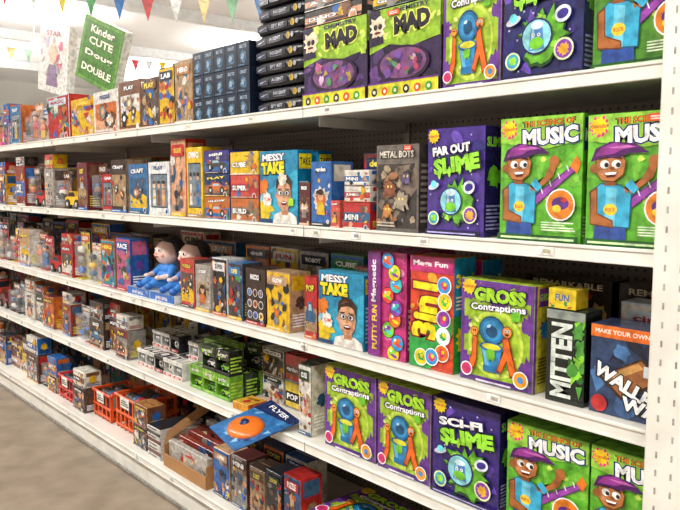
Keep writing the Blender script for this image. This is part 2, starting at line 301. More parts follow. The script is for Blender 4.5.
def art_wallet(w,h,d,v=0):
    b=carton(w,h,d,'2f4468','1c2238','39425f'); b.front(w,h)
    b.bits(.02,.98,.02,.8,22,random.Random(6),['3c5a86','22304e','4a7ab0','1a2238'],(.05,.12))
    b.rect(0,.86,.7,1,'e36f25'); b.text('MAKE YOUR OWN',.34,.93,.58,.05,'fff1df')
    b.poly([(.10,.42),(.56,.70),(.80,.50),(.36,.20)],'3f2414'); b.poly([(.14,.43),(.55,.67),(.75,.50),(.36,.24)],'9b6138'); b.poly([(.22,.46),(.52,.64),(.58,.59),(.28,.41)],'d9a35c'); b.rect(.58,.5,.72,.62,'cfd5da')
    b.poly([(.60,.84),(.96,.78),(.92,.50),(.72,.44)],'3f2414'); b.poly([(.64,.81),(.92,.76),(.89,.53),(.73,.48)],'b5763f'); b.poly([(.68,.78),(.88,.74),(.86,.66),(.7,.7)],'e8c088')
    b.text('WALLET',.42,.36,.78,.16,'ffffff',-.42,.05,'10131f',.1); b.text('WALL',.66,.14,.6,.15,'ffffff',-.15,.05,'10131f',.1); b.circ(.12,.12,.09,'c02f2f')
    b.side(w,d,h); b.lines(.1,.9,.1,.8,9,'717a99')
    return b
def art_mad(w,h,d,v=0):
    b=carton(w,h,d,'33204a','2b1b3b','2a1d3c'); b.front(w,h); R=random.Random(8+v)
    b.bits(.02,.98,.18,.6,16,R,['4a2f68','281838','6a3f86'],(.05,.1))
    b.poly([(0,1),(1,1),(1,.60),(.62,.54),(.3,.60),(0,.52)],'94bd2b'); b.bits(.2,.98,.62,.97,16,R,['b8dc44','6f9a22','d8ec6a'],(.03,.07)); b.poly([(0,1),(.16,1),(.22,.62),(0,.60)],'2c2140')
    b.text('MAD',.62,.80,.50,.20,'1a1422',.06,.07,'f2f26a',.12); b.text('CHEMISTRY',.60,.955,.5,.05,'3a1c55'); b.splat(.13,.80,.12,'e9d9b8',5); b.circ(.10,.81,.03,'2a1a2f'); b.circ(.17,.81,.03,'2a1a2f'); b.ell(.13,.745,.05,.015,'7a1f1f')
    b.ell(.5,.36,.37,.20,'2a1030'); b.ell(.5,.37,.33,.165,'7a4a7c'); b.bits(.26,.74,.26,.48,26,R,['c86a9a','6f4a9a','d8b8d0','7c3f8f','b8a048','a83a5a','3a2a4a','4f8a5a'],(.03,.06))
    b.rect(0,0,1,.17,'d8d02e')
    for i in range(6): b.circ(.10+i*.155,.085,.045,['2d1e3a','e24a2b','3f9b3a'][i%3]); b.circ(.10+i*.155,.085,.02,'f4f0c0')
    b.rect(0,.17,1,.185,'6f2f8f')
    if v: tag(b,.3,.9)
    b.side(w,d,h); b.rect(0,.7,1,1,'94bd2b'); b.text('MAD',.5,.84,.8,.12,'1a1422'); b.lines(.1,.9,.1,.6,8,'8a6fa0')
    return b
def art_robot(w,h,d,v=0):
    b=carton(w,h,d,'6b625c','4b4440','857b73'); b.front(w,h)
    b.rect(.04,.04,.96,.78,'3a332f'); b.poly([(.04,.3),(.5,.75),(.96,.78),(.96,.5),(.4,.1)],'7c6c5e'); b.bits(.06,.94,.08,.76,30,random.Random(1),['8a7a6a','4a403a','b09a80','2a2422','9a6a4a'],(.03,.09))
    b.text('METAL BOTS',.5,.89,.8,.08,'ded6c8',0,.03,'2a2420',.06)
    for i,(x,z,r,c) in enumerate([(.35,.50,.17,'8a4f33'),(.62,.36,.2,'a39480'),(.3,.24,.14,'b87a3f'),(.74,.62,.12,'6d5f84')]):
        b.splat(x,z,r,'1d1815',i); b.splat(x,z,r*.85,c,i); b.circ(x-.04,z+.02,.02,'ffe26a'); b.circ(x+.04,z+.02,.02,'ffe26a'); b.poly([(x-r,z-.1),(x-r*.7,z-.1),(x-r*.3,z),(x-r*.5,z+.03)],c); b.poly([(x+r,z-.1),(x+r*.7,z-.1),(x+r*.3,z),(x+r*.5,z+.03)],c)
    b.lines(.06,.5,.05,.12,2,'c9bfae'); tag(b,.7,.93)
    b.side(w,d,h); b.lines(.1,.9,.1,.8,10,'a79b8d')
    return b
WORDS=['ROBOT','DINO','LAB','KIT','GLOW','MAGIC','PLAY','SPACE','BUILD','CRAFT','RACE','FUN','ART','CUBE','ZOOM','POP','HERO','CARS','GAME','PUZZLE','BRICKS','SLIDE','MINI','JUMBO','SUPER','monster','garden','my first','circuit','deluxe']
PAL={
 'mix':['d8ac20','b82e26','2b62a8','3a8a46','dcd6ca','c8682a','5a3686','27292e','b85880','2f8a9a'],
 'yel':['e6bc1e','d89c1a','27292e','e4ded2','c03028','2b68b4','e4cc4a'],
 'warm':['7a4f36','b07a44','5b3224','c09a74','8a3226','cdbb9c','3a2a24'],
 'red':['b42828','d8d2c8','2a2326','c84a40','e4ded2','6a2630','a89f96','5a4a44'],
 'blue':['1f559c','2a74b4','19305e','c4d0dc','b8642a','5a94bc','3a2f7a'],
 'white':['e4e0d8','dcd7ce','ccc8c0','e0e0e0','c0463a','3a74a8'],
 'green':['6fae2c','2c4a2a','1c221c','86bc3a','4a7a2c'],
 'dark':['24262c','3a3230','1d2a3a','4b3a2f','2c3f2a','5a2a2a']}
MUTED=['b42828','2b68b4','7a4f36','dcd7ce','27292e','e0b420','c8682a','a88a68','8a8680','5a4a44','2f5a80','d8a07a']
LIGHTS=set(['e4e0d8','dcd7ce','ccc8c0','e0e0e0','e4ded2','dcd6ca','d8d2c8','cdbb9c','c4d0dc'])
def art_generic(w,h,d,R,pal='mix',style=None):
    P=PAL[pal]; M=(PAL['mix']+['8a6a50','a8a098','44403e']) if pal in('mix','blue') else (['6fae2c','86bc3a','1c221c','dcd7ce','a8d83a'] if pal=='green' else MUTED); bg=R.choice(P); ac=R.choice([c for c in M if c!=bg]); lt=bg in LIGHTS
    tx=R.choice(['ffffff','f2e04a','ffffff']) if not lt else R.choice(['b0232a','1f3f8a','222222'])
    ou='2a2320' if not lt else None
    b=carton(w,h,d,bg,R.choice([bg,bg,ac]),bg); b.ko=.00015; b.front(w,h)
    style=style or R.choice(['pic','pic','pic','blob','window','window','grid','band','car','full','full','full'])
    tw=R.uniform(.4,.7); th=R.uniform(.06,.10)
    if style=='full':
        b.rect(.02,.02,.98,.98,ac); b.bits(.08,.92,.1,.9,26,R,M,(.05,.15)); b.rect(.1,.78,.9,.93,bg); b.text(R.choice(WORDS),.5,.855,tw,th,tx,0,.04)
    elif style=='pic':
        b.rect(.07,.12,.93,.72,ac); b.poly([(.07,.12),(.93,.12),(.93,.35),(.6,.45),(.3,.3),(.07,.4)],R.choice(M)); b.bits(.12,.88,.16,.68,12,R,M,(.03,.08))
        for i in range(4):
            x,z=R.uniform(.22,.78),R.uniform(.25,.58); r=R.uniform(.07,.15); b.splat(x,z,r*1.12,'2a2320',i); b.splat(x,z,r,R.choice(M),i); b.circ(x,z,r*.4,R.choice(['f3d8b8','ffffff','e9a57a']))
        b.text(R.choice(WORDS),.5,.86,tw,th,tx,R.uniform(-.05,.08),.04,ou,.09)
    elif style=='blob':
        b.splat(.5,.42,.40,ac,R.randint(0,99)); b.bits(.1,.9,.1,.75,12,R,M,(.03,.07)); b.circ(.5,.42,.24,R.choice(M)); b.circ(.5,.46,.13,'e0a880'); b.ell(.5,.53,.14,.05,'3a2216'); b.circ(.46,.46,.02,'1a1a1a'); b.circ(.54,.46,.02,'1a1a1a'); b.poly([(.36,.38),(.64,.38),(.72,.18),(.28,.18)],R.choice(M))
        b.text(R.choice(WORDS),.5,.87,tw,th,tx,R.uniform(-.08,.08),.04,ou,.09)
    elif style=='window':
        b.rect(.10,.14,.9,.78,'20242c'); b.rect(.12,.16,.88,.76,R.choice(['8a949c','6f7f8c','a89f90']))
        for i in range(3):
            x=.27+.23*i; c=R.choice(M); b.poly([(x-.08,.18),(x+.08,.18),(x+.06,.48),(x-.06,.48)],c); b.ell(x,.33,.05,.03,R.choice(M)); b.circ(x,.56,.065,R.choice(['e0a880','e8c8a4',c])); b.ell(x,.62,.07,.03,'33221a')
        b.text(R.choice(WORDS),.5,.89,tw,th,tx,0,.04)
    elif style=='grid':
        for i in range(3):
            for j in range(3): x=.2+.3*i; z=.17+.2*j; b.circ(x,z,.12,'e8e4dc'); b.circ(x,z,.10,R.choice(M)); b.splat(x,z,.06,R.choice(M),i+j)
        b.text(R.choice(WORDS),.5,.85,tw,th,tx,0,.04,ou,.09)
    elif style=='band':
        b.rect(0,.25,1,.62,ac); b.bits(.55,.95,.25,.9,9,R,M,(.04,.1)); b.text(R.choice(WORDS),.33,.44,.5,.22,'ffffff',0,.04,'2a2320',.09); b.splat(.3,.16,.08,R.choice(M),2); b.splat(.75,.75,.1,R.choice(M),4)
    else:
        b.rect(0,.12,1,.5,ac); b.bits(.05,.95,.15,.7,10,R,M,(.03,.08)); c=R.choice(M)
        b.poly([(.1,.28),(.9,.28),(.92,.42),(.74,.46),(.62,.60),(.34,.60),(.24,.46),(.1,.42)],c); b.poly([(.36,.46),(.38,.56),(.58,.56),(.66,.46)],'9cbccc'); b.circ(.27,.27,.085,'1a1a1a'); b.circ(.73,.27,.085,'1a1a1a'); b.circ(.27,.27,.04,'c8c8c8'); b.circ(.73,.27,.04,'c8c8c8')
        b.text(R.choice(WORDS),.5,.82,tw,th*1.3,tx,.05,.04,ou,.09)
    b.rect(0,0,1,.06,R.choice(M)); b.lines(.06,.6,.02,.05,1,'dcd6ca'); b.circ(.86,.08,.07,'e8e4dc'); b.circ(.86,.08,.05,ac)
    b.side(w,d,h); b.rect(.12,.7,.88,.95,ac); b.splat(.5,.5,.28,R.choice(M),7); b.lines(.12,.88,.08,.32,5,tx)
    return b
def art_blister(w,h,R,pal='mix'):
    c=R.choice(PAL[pal]); M=PAL['mix'] if pal=='mix' else MUTED; b=Bd(); b.box(0,w,.05,.052,0,h,c,'e8e4dc','e8e4dc',bv=.0004); b.front(w,h,y=.05); b.ko=.00015
    b.bits(.05,.95,.05,.95,14,R,M,(.05,.14)); b.rect(0,.80,1,.96,R.choice(M)); b.text(R.choice(WORDS),.5,.88,.7,.09,'ffffff',0,.03); b.circ(.5,.97,.05,'1a1a1a')
    k=R.randint(0,2); c1=R.choice(M); c2=R.choice(M); x=w/2; z=h*.42
    if k==0:
        b.ball((x,.025,z),(w*.2,.018,h*.14),mat(c1,.4,'plastic'),12,8); b.ball((x,.022,z+h*.2),(w*.13,.016,w*.13),mat('d9a07c',.5,'plastic'),12,8); b.ball((x,.026,z+h*.24),(w*.14,.017,w*.1),mat('3a2418',.5,'plastic'),12,8)
        for s in (-1,1): b.cone((x+s*w*.1,.025,z-h*.08),(x+s*w*.14,.02,z-h*.28),.012,.009,mat(c2,.4,'plastic'),8); b.cone((x+s*w*.16,.025,z+h*.08),(x+s*w*.3,.018,z-h*.04),.009,.007,mat(c1,.4,'plastic'),8)
    elif k==1:
        for q in (-.22,0,.22): b.ball((x,.025,z+h*q),(w*.3,.016,h*.075),mat(R.choice(M),.3,'plastic'),14,8,.7)
    else:
        b.ball((x,.025,z),(w*.34,.018,h*.10),mat(c1,.3,'plastic'),14,8,.6); b.ball((x,.025,z+h*.09),(w*.2,.015,h*.07),mat(c2,.3,'plastic'),12,8,.7)
        for s in (-1,1): b.cone((x+s*w*.2,.004,z-h*.08),(x+s*w*.2,.04,z-h*.08),.018,.018,mat('1b1b1d',.5,'plastic'),12)
    b.box(w*.1,w*.9,.003,.0495,h*.06,h*.76,clear,bv=.006); b.box(w*.15,w*.85,.006,.046,.0,.0055,c)
    return b
def put(b,name,sh,yl,x=1.55,z=0,rz=0):
    if sh=='E': x-=.045
    return b.make(name,(x,yl,ZS[sh]+z+.0008),-90+rz)
def gen(name,sh,yl,w,h,d=.1,x=1.55,z=0,pal='mix',style=None,rz=0):
    return put(art_generic(w,h,d,rng,pal,style),name,sh,yl,x,z,rz)
def teddy(c):
    b=Bd(); f=mat(c,.9,'plush'); l=mat('d8c0a0',.9,'plush'); b.ball((0,0,.055),(.05,.042,.055),f,14,10); b.ball((0,-.03,.055),(.03,.016,.035),l,12,8); b.ball((0,0,.135),(.043,.038,.038),f,14,10); b.ball((0,-.034,.126),(.018,.014,.013),l,10,6); b.ball((0,-.047,.13),(.006,.004,.005),'17120f',8,6)
    for s in (-1,1):
        b.ball((s*.034,0,.168),(.016,.010,.016),f,10,8); b.ball((s*.016,-.035,.143),(.004,.004,.005),'17120f',8,6); b.ball((s*.05,-.02,.08),(.016,.018,.032),f,10,8); b.ball((s*.035,-.05,.02),(.020,.036,.019),f,10,8)
    return b
def racer(c):
    b=Bd(); P=[(-.11,.024),(.11,.024),(.118,.05),(.09,.066),(.05,.072),(.02,.102),(-.05,.102),(-.085,.072),(-.115,.064)]
    b.prism(P,-.042,.042,mat(c,.25,'paint')); b.prism([(.044,.072),(.018,.097),(-.048,.097),(-.078,.072)],-.0425,.0425,mat('1d2a33',.1,'glass'))
    for x in (-.066,.066):
        for y0 in (-.05,.03): b.cone((x,y0,.028),(x,y0+.02,.028),.028,.028,'17171a'); b.cone((x,y0-.001,.028),(x,y0+.021,.028),.013,.013,'c9c9c9')
    return b
def fill(sh,y,yend,hr,pals,seed,x=1.55,stack=.3,blist=.3,wr=(.12,.2),loose=.08):
    R=random.Random(seed)
    while y<yend:
        k=R.random(); pal=R.choice(pals)
        if k<blist:
            w=R.uniform(.10,.15); h=R.uniform(.17,min(.27,hr[1])); y+=w+.008
            put(art_blister(w,h,R,pal),'blister_pack_toy',sh,y,x+R.uniform(0,.02))
        elif k<blist+.04:
            y+=.135; put(teddy(R.choice(['a8763f','d8c8b0','c85a88','6a4a30'])),'teddy_bear',sh,y-.066,x+.09,z=.002)
        elif k<blist+.04+loose:
            y+=.245; put(racer(R.choice(['b42828','d8702a','6a2630','e0b420'])),'toy_race_car',sh,y-.12,x+.06,z=.0)
        else:
            w=R.uniform(*wr); h=R.uniform(*hr); dx=R.choice([0,0,.01,.03]); y+=w+.009
            put(art_generic(w,h,.1,R,pal),'toy_box',sh,y,x+dx,0,R.uniform(-.6,1.2))
            if h<.19 or R.random()<stack:
                h2=min(R.uniform(.05,.12),.32-h)
                if h2>.04: put(art_generic(w*.92,h2,.09,R,R.choice(pals),'band'),'toy_box',sh,y-.004,x+dx+.005,h+.002)
# ---- shelf A
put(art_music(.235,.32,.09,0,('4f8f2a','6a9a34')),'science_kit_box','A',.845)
put(art_slime(.222,.33,.09,1),'slime_kit_box','A',1.092)
put(art_gross(.192,.31,.08,1),'science_kit_box','A',1.292)
put(art_mad(.283,.268,.12,1),'chemistry_kit_box','A',1.583); put(art_mad(.31,.268,.12),'chemistry_kit_box','A',1.905)
for zz in (.27,.322): gen('board_game_box','A',1.572,.26,.05,.2,z=zz,pal='dark',style='band')
for zz in (.27,.322): gen('board_game_box','A',1.90,.28,.05,.2,z=zz,pal='dark',style='band')
def pouch(k):
    b=Bd(); b.ball((.15,.10,.024),(.149,.10,.0235),mat(['18191e','1e1f26'][k%2],.25,'foil'),32,10,.28)
    b.front(.3,.048,y=-.0008); b.ko=.0003
    b.rect(.08,.25,.28,.72,'3a4256'); b.ell(.18,.48,.07,.04,'b8bcc8',.2); b.ell(.2,.5,.03,.02,'a83a2a',.2); b.rect(.31,.3,.66,.72,'20222c'); b.text(['SPY KIT','NIGHT','AGENT'][k%3],.48,.55,.24,.26,'b9bcc8',0,.03); b.rect(.36,.27,.6,.33,'7a7d88'); b.circ(.76,.5,.04,'c8a83a'); b.circ(.84,.5,.03,'a8a8b0')
    return b
for i in range(9): put(pouch(i),'toy_pouch','A',2.212+rng.uniform(-.01,.01),z=i*.0478,x=1.56,rz=rng.uniform(-3,3))
for j in range(3):
    for i in range(5):
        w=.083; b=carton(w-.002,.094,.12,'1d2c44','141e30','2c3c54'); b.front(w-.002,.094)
        b.rect(.08,.12,.92,.62,'0e141e'); b.splat(.5,.38,.3,'4f7694',i+j*5); b.splat(.45,.40,.15,'98b4c8',i+3); b.circ(.6,.3,.07,'2c4f86'); b.text(['BOTS','ORBIT'][(i+j)%2],.5,.80,.55,.14,'a8b8c4',0,.03); b.rect(.08,.04,.6,.09,'5a7a94')
        put(b,'small_toy_box','A',2.645-i*w,z=j*.0955)
gen('toy_box','A',2.80,.15,.27,pal='warm',style='full'); gen('toy_box','A',2.945,.14,.26,pal='dark',style='full'); gen('toy_box','A',3.12,.17,.23,pal='warm',style='full'); gen('toy_box','A',3.36,.235,.24,pal='warm',style='pic'); gen('toy_box','A',3.67,.30,.22,pal='white',style='pic')
fill('A',4.42,7.0,(.15,.26),['yel','mix','yel','white','warm'],21)
# ---- shelf B
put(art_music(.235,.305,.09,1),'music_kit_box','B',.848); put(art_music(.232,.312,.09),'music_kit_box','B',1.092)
put(art_slime(.20,.30,.09),'slime_kit_box','B',1.343); put(art_slime(.19,.29,.08),'slime_kit_box','B',1.333,x=1.66)
put(art_robot(.175,.262,.08),'robot_kit_box','B',1.552); put(art_robot(.175,.262,.08),'robot_kit_box','B',1.548,x=1.66)
gen('small_toy_box','B',1.705,.125,.085,pal='red',style='band'); gen('small_toy_box','B',1.70,.12,.05,z=.087,pal='mix',style='band'); gen('small_toy_box','B',1.70,.115,.05,z=.139,pal='yel',style='band')
gen('small_toy_box','B',1.757,.045,.09,x=1.54,pal='red',style='blob')
gen('toy_box','B',1.87,.105,.22,pal='mix',style='blob'); gen('toy_box','B',1.745,.18,.25,x=1.68,pal='blue',style='full')
gen('small_toy_box','B',1.935,.058,.15,pal='dark',style='blob')
put(art_take(.225,.265,.07,1),'party_game_box','B',2.17); put(art_take(.225,.265,.07,1),'party_game_box','B',2.165,x=1.64)
for i,pz in enumerate(['blue','red','yel']): gen('toy_car_box','B',2.372,.19,.088,z=i*.09,pal=pz,style='band')
for i in range(3): gen('toy_car_box','B',2.572,.19,.092,z=i*.094,pal='blue',style='car')
gen('toy_truck_box','B',2.85,.13,.34,pal='yel',style='full'); gen('toy_truck_box','B',2.715,.13,.30,pal='yel',style='window')
gen('action_figure_box','B',3.07,.20,.245,pal='white',style='window'); gen('action_figure_box','B',3.28,.20,.24,pal='white',style='pic')
fill('B',3.29,5.0,(.19,.27),['red','red','warm','white'],5,blist=.25); fill('B',5.2,7.0,(.19,.27),['yel','mix'],6)
# ---- shelf C
put(art_wallet(.225,.215,.1),'wallet_craft_kit_box','C',.822)
for yy in (.88,1.17):
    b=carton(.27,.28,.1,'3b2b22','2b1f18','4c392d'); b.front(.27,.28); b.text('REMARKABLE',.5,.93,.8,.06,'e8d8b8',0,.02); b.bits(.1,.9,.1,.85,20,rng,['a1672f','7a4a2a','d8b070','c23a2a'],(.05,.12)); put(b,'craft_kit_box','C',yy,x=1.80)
gen('craft_kit_box','C',.81,.2,.255,.08,x=1.67,pal='blue',style='full')
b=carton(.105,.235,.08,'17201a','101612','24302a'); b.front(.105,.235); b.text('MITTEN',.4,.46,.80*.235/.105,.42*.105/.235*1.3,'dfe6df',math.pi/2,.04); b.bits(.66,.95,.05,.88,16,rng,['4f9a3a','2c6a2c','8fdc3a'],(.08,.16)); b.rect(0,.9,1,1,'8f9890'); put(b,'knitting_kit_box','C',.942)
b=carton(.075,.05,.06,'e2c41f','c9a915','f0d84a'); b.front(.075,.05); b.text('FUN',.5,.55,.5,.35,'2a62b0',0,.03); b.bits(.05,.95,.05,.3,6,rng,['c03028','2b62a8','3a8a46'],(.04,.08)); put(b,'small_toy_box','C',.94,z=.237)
put(art_gross(.235,.285,.095),'science_kit_box','C',1.213)
put(art_3in1(.165,.335,.1),'putty_kit_box','C',1.405); put(art_3in1(.16,.32,.1),'putty_kit_box','C',1.40,x=1.68)
put(art_balls(.158,.335,.1),'putty_kit_box','C',1.58); put(art_balls(.158,.335,.1),'putty_kit_box','C',1.58,x=1.68)
put(art_take(.225,.25,.08),'party_game_box','C',1.832); gen('toy_box','C',1.83,.22,.25,x=1.72,pal='red',style='full')
gen('toy_box','C',1.91,.068,.22,.12,pal='red')
gen('puzzle_box','C',2.135,.14,.22,pal='warm',style='full'); gen('puzzle_box','C',2.275,.13,.22,pal='warm',style='grid')
gen('toy_box','C',2.40,.10,.23,pal='blue',style='full'); gen('toy_box','C',2.52,.11,.24,pal='white',style='full')
gen('toy_box','C',2.66,.12,.20,pal='red',style='blob'); gen('toy_box','C',2.79,.12,.215,pal='white',style='pic')
# doll reclining in an open display box
def doll_box(c1):
    b=Bd(); sk=mat('f4d0c0',.5,'vinyl'); hr=mat('221a1a',.5,'vinyl'); cl=mat(c1,.6,'cloth')
    W=.225; D=.24; bx='dfe6ee'
    b.box(-W/2,W/2,-D/2,D/2,0,.005,bx); b.box(-W/2,W/2,-D/2,-D/2+.004,.0052,.04,'2f6fc4'); b.box(-W/2,W/2,D/2-.004,D/2,.0052,.20,bx)
    for s in (-1,1):
        x0=s*W/2-(.004 if s>0 else 0); b.prism([(x0,.0052),(x0+.004,.0052),(x0+.004,.04),(x0,.04)],-D/2+.0045,D/2-.0045,bx)
    b.front(W,.04,y=-D/2,x=-W/2); b.text('BABY DOLL',.5,.5,.5,.35,'ffffff',0,.03); b.bits(.02,.98,.1,.9,6,rng,['8ac0e8','e8a0b8','ffffff'],(.02,.04))
    n0=len(b.v); T=Matrix.Translation((0,.025,.012))@Matrix.Rotation(math.radians(-9),4,'X')@Matrix.Scale(1.02,4)
    b.ball((0,0,.06),(.062,.046,.06),cl,16,10); b.ball((0,0,.108),(.055,.040,.038),cl,16,8); b.cone((0,-.004,.12),(0,-.008,.15),.016,.016,sk)
    b.ball((0,-.014,.188),(.062,.056,.062),sk,20,14); b.ball((0,.022,.210),(.068,.052,.060),hr,18,12); b.ball((0,-.018,.244),(.042,.026,.014),hr,12,8)
    for sx in (-1,1):
        b.ball((sx*.060,-.005,.18),(.009,.012,.015),sk,10,8)
        b.ball((sx*.022,-.063,.195),(.012,.007,.011),'ffffff',10,8); b.ball((sx*.022,-.0685,.195),(.006,.004,.007),'2a1a12',8,6); b.ball((sx*.034,-.056,.172),(.012,.007,.009),mat('f0a8a0',.5,'vinyl'),8,6)
        b.cone((sx*.05,0,.12),(sx*.078,-.03,.078),.020,.015,cl); b.ball((sx*.078,-.03,.078),(.015,.015,.015),cl,10,8); b.cone((sx*.078,-.03,.078),(sx*.06,-.070,.066),.014,.010,sk); b.ball((sx*.057,-.075,.065),(.014,.017,.012),sk,10,8)
        b.cone((sx*.028,-.01,.035),(sx*.04,-.08,.040),.028,.020,cl); b.ball((sx*.04,-.08,.040),(.020,.020,.020),cl,10,8); b.cone((sx*.04,-.08,.040),(sx*.045,-.110,.02),.019,.014,cl); b.ball((sx*.046,-.112,.020),(.017,.020,.018),mat('2f6fc4',.4,'vinyl'),10,8)
    b.ball((0,-.071,.181),(.007,.007,.006),sk,8,6); b.ball((0,-.066,.163),(.014,.005,.004),'c23a44',10,6)
    for i in range(n0,len(b.v)): q=T@Vector(b.v[i]); b.v[i]=(q.x,q.y,q.z)
    return b
put(doll_box('2a78c4'),'boxed_baby_doll','C',2.925,x=1.645,rz=0); put(doll_box('3a86d8'),'boxed_baby_doll','C',3.165,x=1.645,rz=0)
gen('toy_box','C',3.45,.16,.27,pal='blue',style='full'); gen('toy_box','C',3.64,.17,.25,pal='blue',style='full')
fill('C',3.66,7.0,(.18,.27),['mix','warm','red','yel','red'],8,blist=.35,loose=.12)
# ---- shelf D
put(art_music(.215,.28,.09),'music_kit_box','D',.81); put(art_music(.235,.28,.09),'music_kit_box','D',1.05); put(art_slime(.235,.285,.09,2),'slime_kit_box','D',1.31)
put(art_gross(.222,.285,.09),'science_kit_box','D',1.54); put(art_gross(.25,.285,.09),'science_kit_box','D',1.80)
gen('toy_box','D',1.945,.07,.26,pal='dark',style='full'); gen('toy_box','D',2.02,.06,.24,x=1.64,pal='dark',style='full')
for i in range(2):
    gen('toy_box','D',2.38,.15,.11,x=1.70,z=i*.112,pal='yel',style='full'); gen('toy_box','D',2.22,.14,.11,x=1.70,z=i*.112,pal='yel',style='band')
def car(b,c,x0,y0,z0):
    P=[(-.038,.008),(.038,.008),(.040,.018),(.030,.023),(.017,.025),(.008,.036),(-.018,.036),(-.028,.025),(-.039,.022)]
    b.prism([(x0+x,z0+z) for x,z in P],y0-.014,y0+.014,mat(c,.25,'paint')); b.prism([(x0+.015,z0+.025),(x0+.007,z0+.034),(x0-.017,z0+.034),(x0-.026,z0+.025)],y0-.0145,y0+.0145,mat('1d2a33',.1,'glass'))
    for x in (-.023,.023): b.cone((x0+x,y0-.017,z0+.010),(x0+x,y0+.017,z0+.010),.010,.010,'17171a'); b.cone((x0+x,y0-.0175,z0+.010),(x0+x,y0+.0175,z0+.010),.004,.004,'c9c9c9')
def carbox(k):
    c=['6fae2c','2c3a26','86bc3a','1c221c'][k%4]; w=.104;h=.105;d=.07; b=Bd()
    b.box(0,w,.002,d,0,.008,c); b.box(0,w,d-.004,d,.0082,h,c); b.box(0,.004,.002,d-.0045,.0082,h,c); b.box(w-.004,w,.002,d-.0045,.0082,h,c); b.box(.0045,w-.0045,.002,d-.0045,h-.006,h,c)
    b.box(0,w,0,.0018,0,.014,c); b.box(0,w,0,.0018,h-.042,h,c); b.front(w,h); b.bits(.03,.97,.64,.97,8,rng,['a8d83a','1c221c','dcd7ce','4a7a2c'],(.04,.09)); b.text('RACERS',.5,.80,.6,.12,'f2f2d8',.05,.04,'16200f',.1)
    car(b,['7ec42c','9ad43a','e0ddd4','5a9a2a'][(k+1)%4],w/2,.034,.0085)
    b.topf(w,d,h); b.bits(.1,.9,.1,.9,7,rng,['a8d83a','1c221c','dcd7ce','4a7a2c'],(.08,.16))
    b.side(w,d,h); b.lines(.1,.9,.1,.8,5,'a8d83a'); return b
for lv in range(2):
    for j in range(3):
        for i in range(3):
            if lv and (i+j)%3==0: continue
            put(carbox(i*2+j+lv*3),'toy_car_window_box','D',2.735-i*.109,x=1.555+j*.078,z=lv*.1062)
def ballbox(k):
    c=['e0ddd6','d4d0c8','26262c','dad6ce'][k%4]; b=Bd(); w=.086;h=.082;d=.075
    b.box(0,w,.004,d,0,.006,c); b.box(0,w,d-.004,d,.0062,h,c); b.box(0,.004,.004,d-.0045,.0062,h,c); b.box(w-.004,w,.004,d-.0045,.0062,h,c); b.box(.0045,w-.0045,.004,d-.0045,h-.006,h,c,c,c)
    b.box(0,w,0,.0035,0,.018,c); b.box(0,w,0,.0035,h-.018,h,c); b.front(w,h); b.rect(.1,.04,.9,.18,'c23a2f'); b.text('BALL',.5,.11,.4,.08,'ffffff'); b.topf(w,d,h); b.rect(.1,.15,.9,.85,rng.choice(['26262c','8a8680','c0bcb4'])); b.circ(.5,.5,.25,'e8e4dc')
    m=mat(['2a2a30','8a8a90','efece4','c8c4bc'][(k*3+1)%4],.3,'vinyl'); b.ball((w/2,.036,.040),(.030,.028,.030),m,16,10)
    for s in (-1,1): b.ball((w/2+s*.010,.010,.044),(.006,.004,.007),'101014' if (k*3+1)%4>1 else 'f2f2f2',8,6)
    return b
for lv in range(2):
    for j in range(3):
        for i in range(5):
            if lv and (j==0 or (i+j)%4==0): continue
            put(ballbox(i+j*3+lv),'toy_ball_window_box','D',3.265-i*.0905,x=1.56+j*.085,z=lv*.083,rz=0)
b=Bd(); b.box(-.12,.12,-.17,.10,0,.004,'2a5f9c','1d3f78','2f6fae'); b.topf(.24,.27,.0042,x=-.12,y=-.17); b.bits(.05,.95,.05,.8,14,rng,['4a94d0','1d4f8a','8ac0e8'],(.06,.14)); b.poly([(0,.7),(1,.85),(1,1),(0,1)],'1d2f5e'); b.text('FLYER',.5,.90,.6,.08,'ffffff')
b.ball((0,-.07,.004),(.085,.07,.024),mat('e0701f',.25,'vinyl'),20,8); b.cone((0,-.07,.026),(0,-.07,.036),.02,.012,'1d2f5e')
b.make('flying_disc_toy_pack',(1.495,2.095,.552),rot=(math.radians(13),math.radians(4),math.radians(-100)))
b=Bd(); b.box(-.05,.05,-.05,.05,0,.03,'d8921e','b94f1e','e0a93a'); b.topf(.10,.10,.0302,x=-.05,y=-.05); b.text('GLIDER',.5,.7,.7,.2,'7a1f1a'); b.splat(.5,.35,.2,'c8342c',4)
b.make('glider_toy_box',(1.58,2.30,.5363),rot=(0,0,math.radians(-86)))
fill('D',3.34,7.0,(.13,.25),['warm','dark','red','dark','yel','white'],9,blist=.3,loose=.08)
# ---- shelf E
b=art_gross(.30,.28,.14); o=b.make('science_kit_box',(1.515,1.85,ZS['E']+.141),rot=(math.radians(-90),0,math.radians(-90)))
gen('board_game_box','E',1.50,.26,.12,.2,pal='mix',style='band')
gen('toy_box','E',1.98,.10,.24,pal='red',style='full'); gen('toy_box','E',2.09,.095,.22,pal='dark',style='full'); gen('toy_box','E',2.20,.10,.20,pal='dark',style='full')
gen('toy_box','E',2.33,.11,.21,pal='dark',style='full'); gen('toy_box','E',2.465,.12,.20,pal='warm',style='full')
for k in range(3): gen('toy_box','E',2.465-k*.15,.14,.22,x=1.70,pal=rng.choice(['red','blue','warm']),style='full')
b=Bd(); cb=mat('a87a4c',.8,'kraft'); b.box(0,.37,0,.34,0,.006,cb); b.box(0,.37,0,.004,.0062,.06,cb); b.box(0,.37,.336,.34,.0062,.24,cb)
for x in (0,.366): b.prism([(x,.0062),(x+.004,.0062),(x+.004,.1),(x,.1)],.0045,.3355,cb)
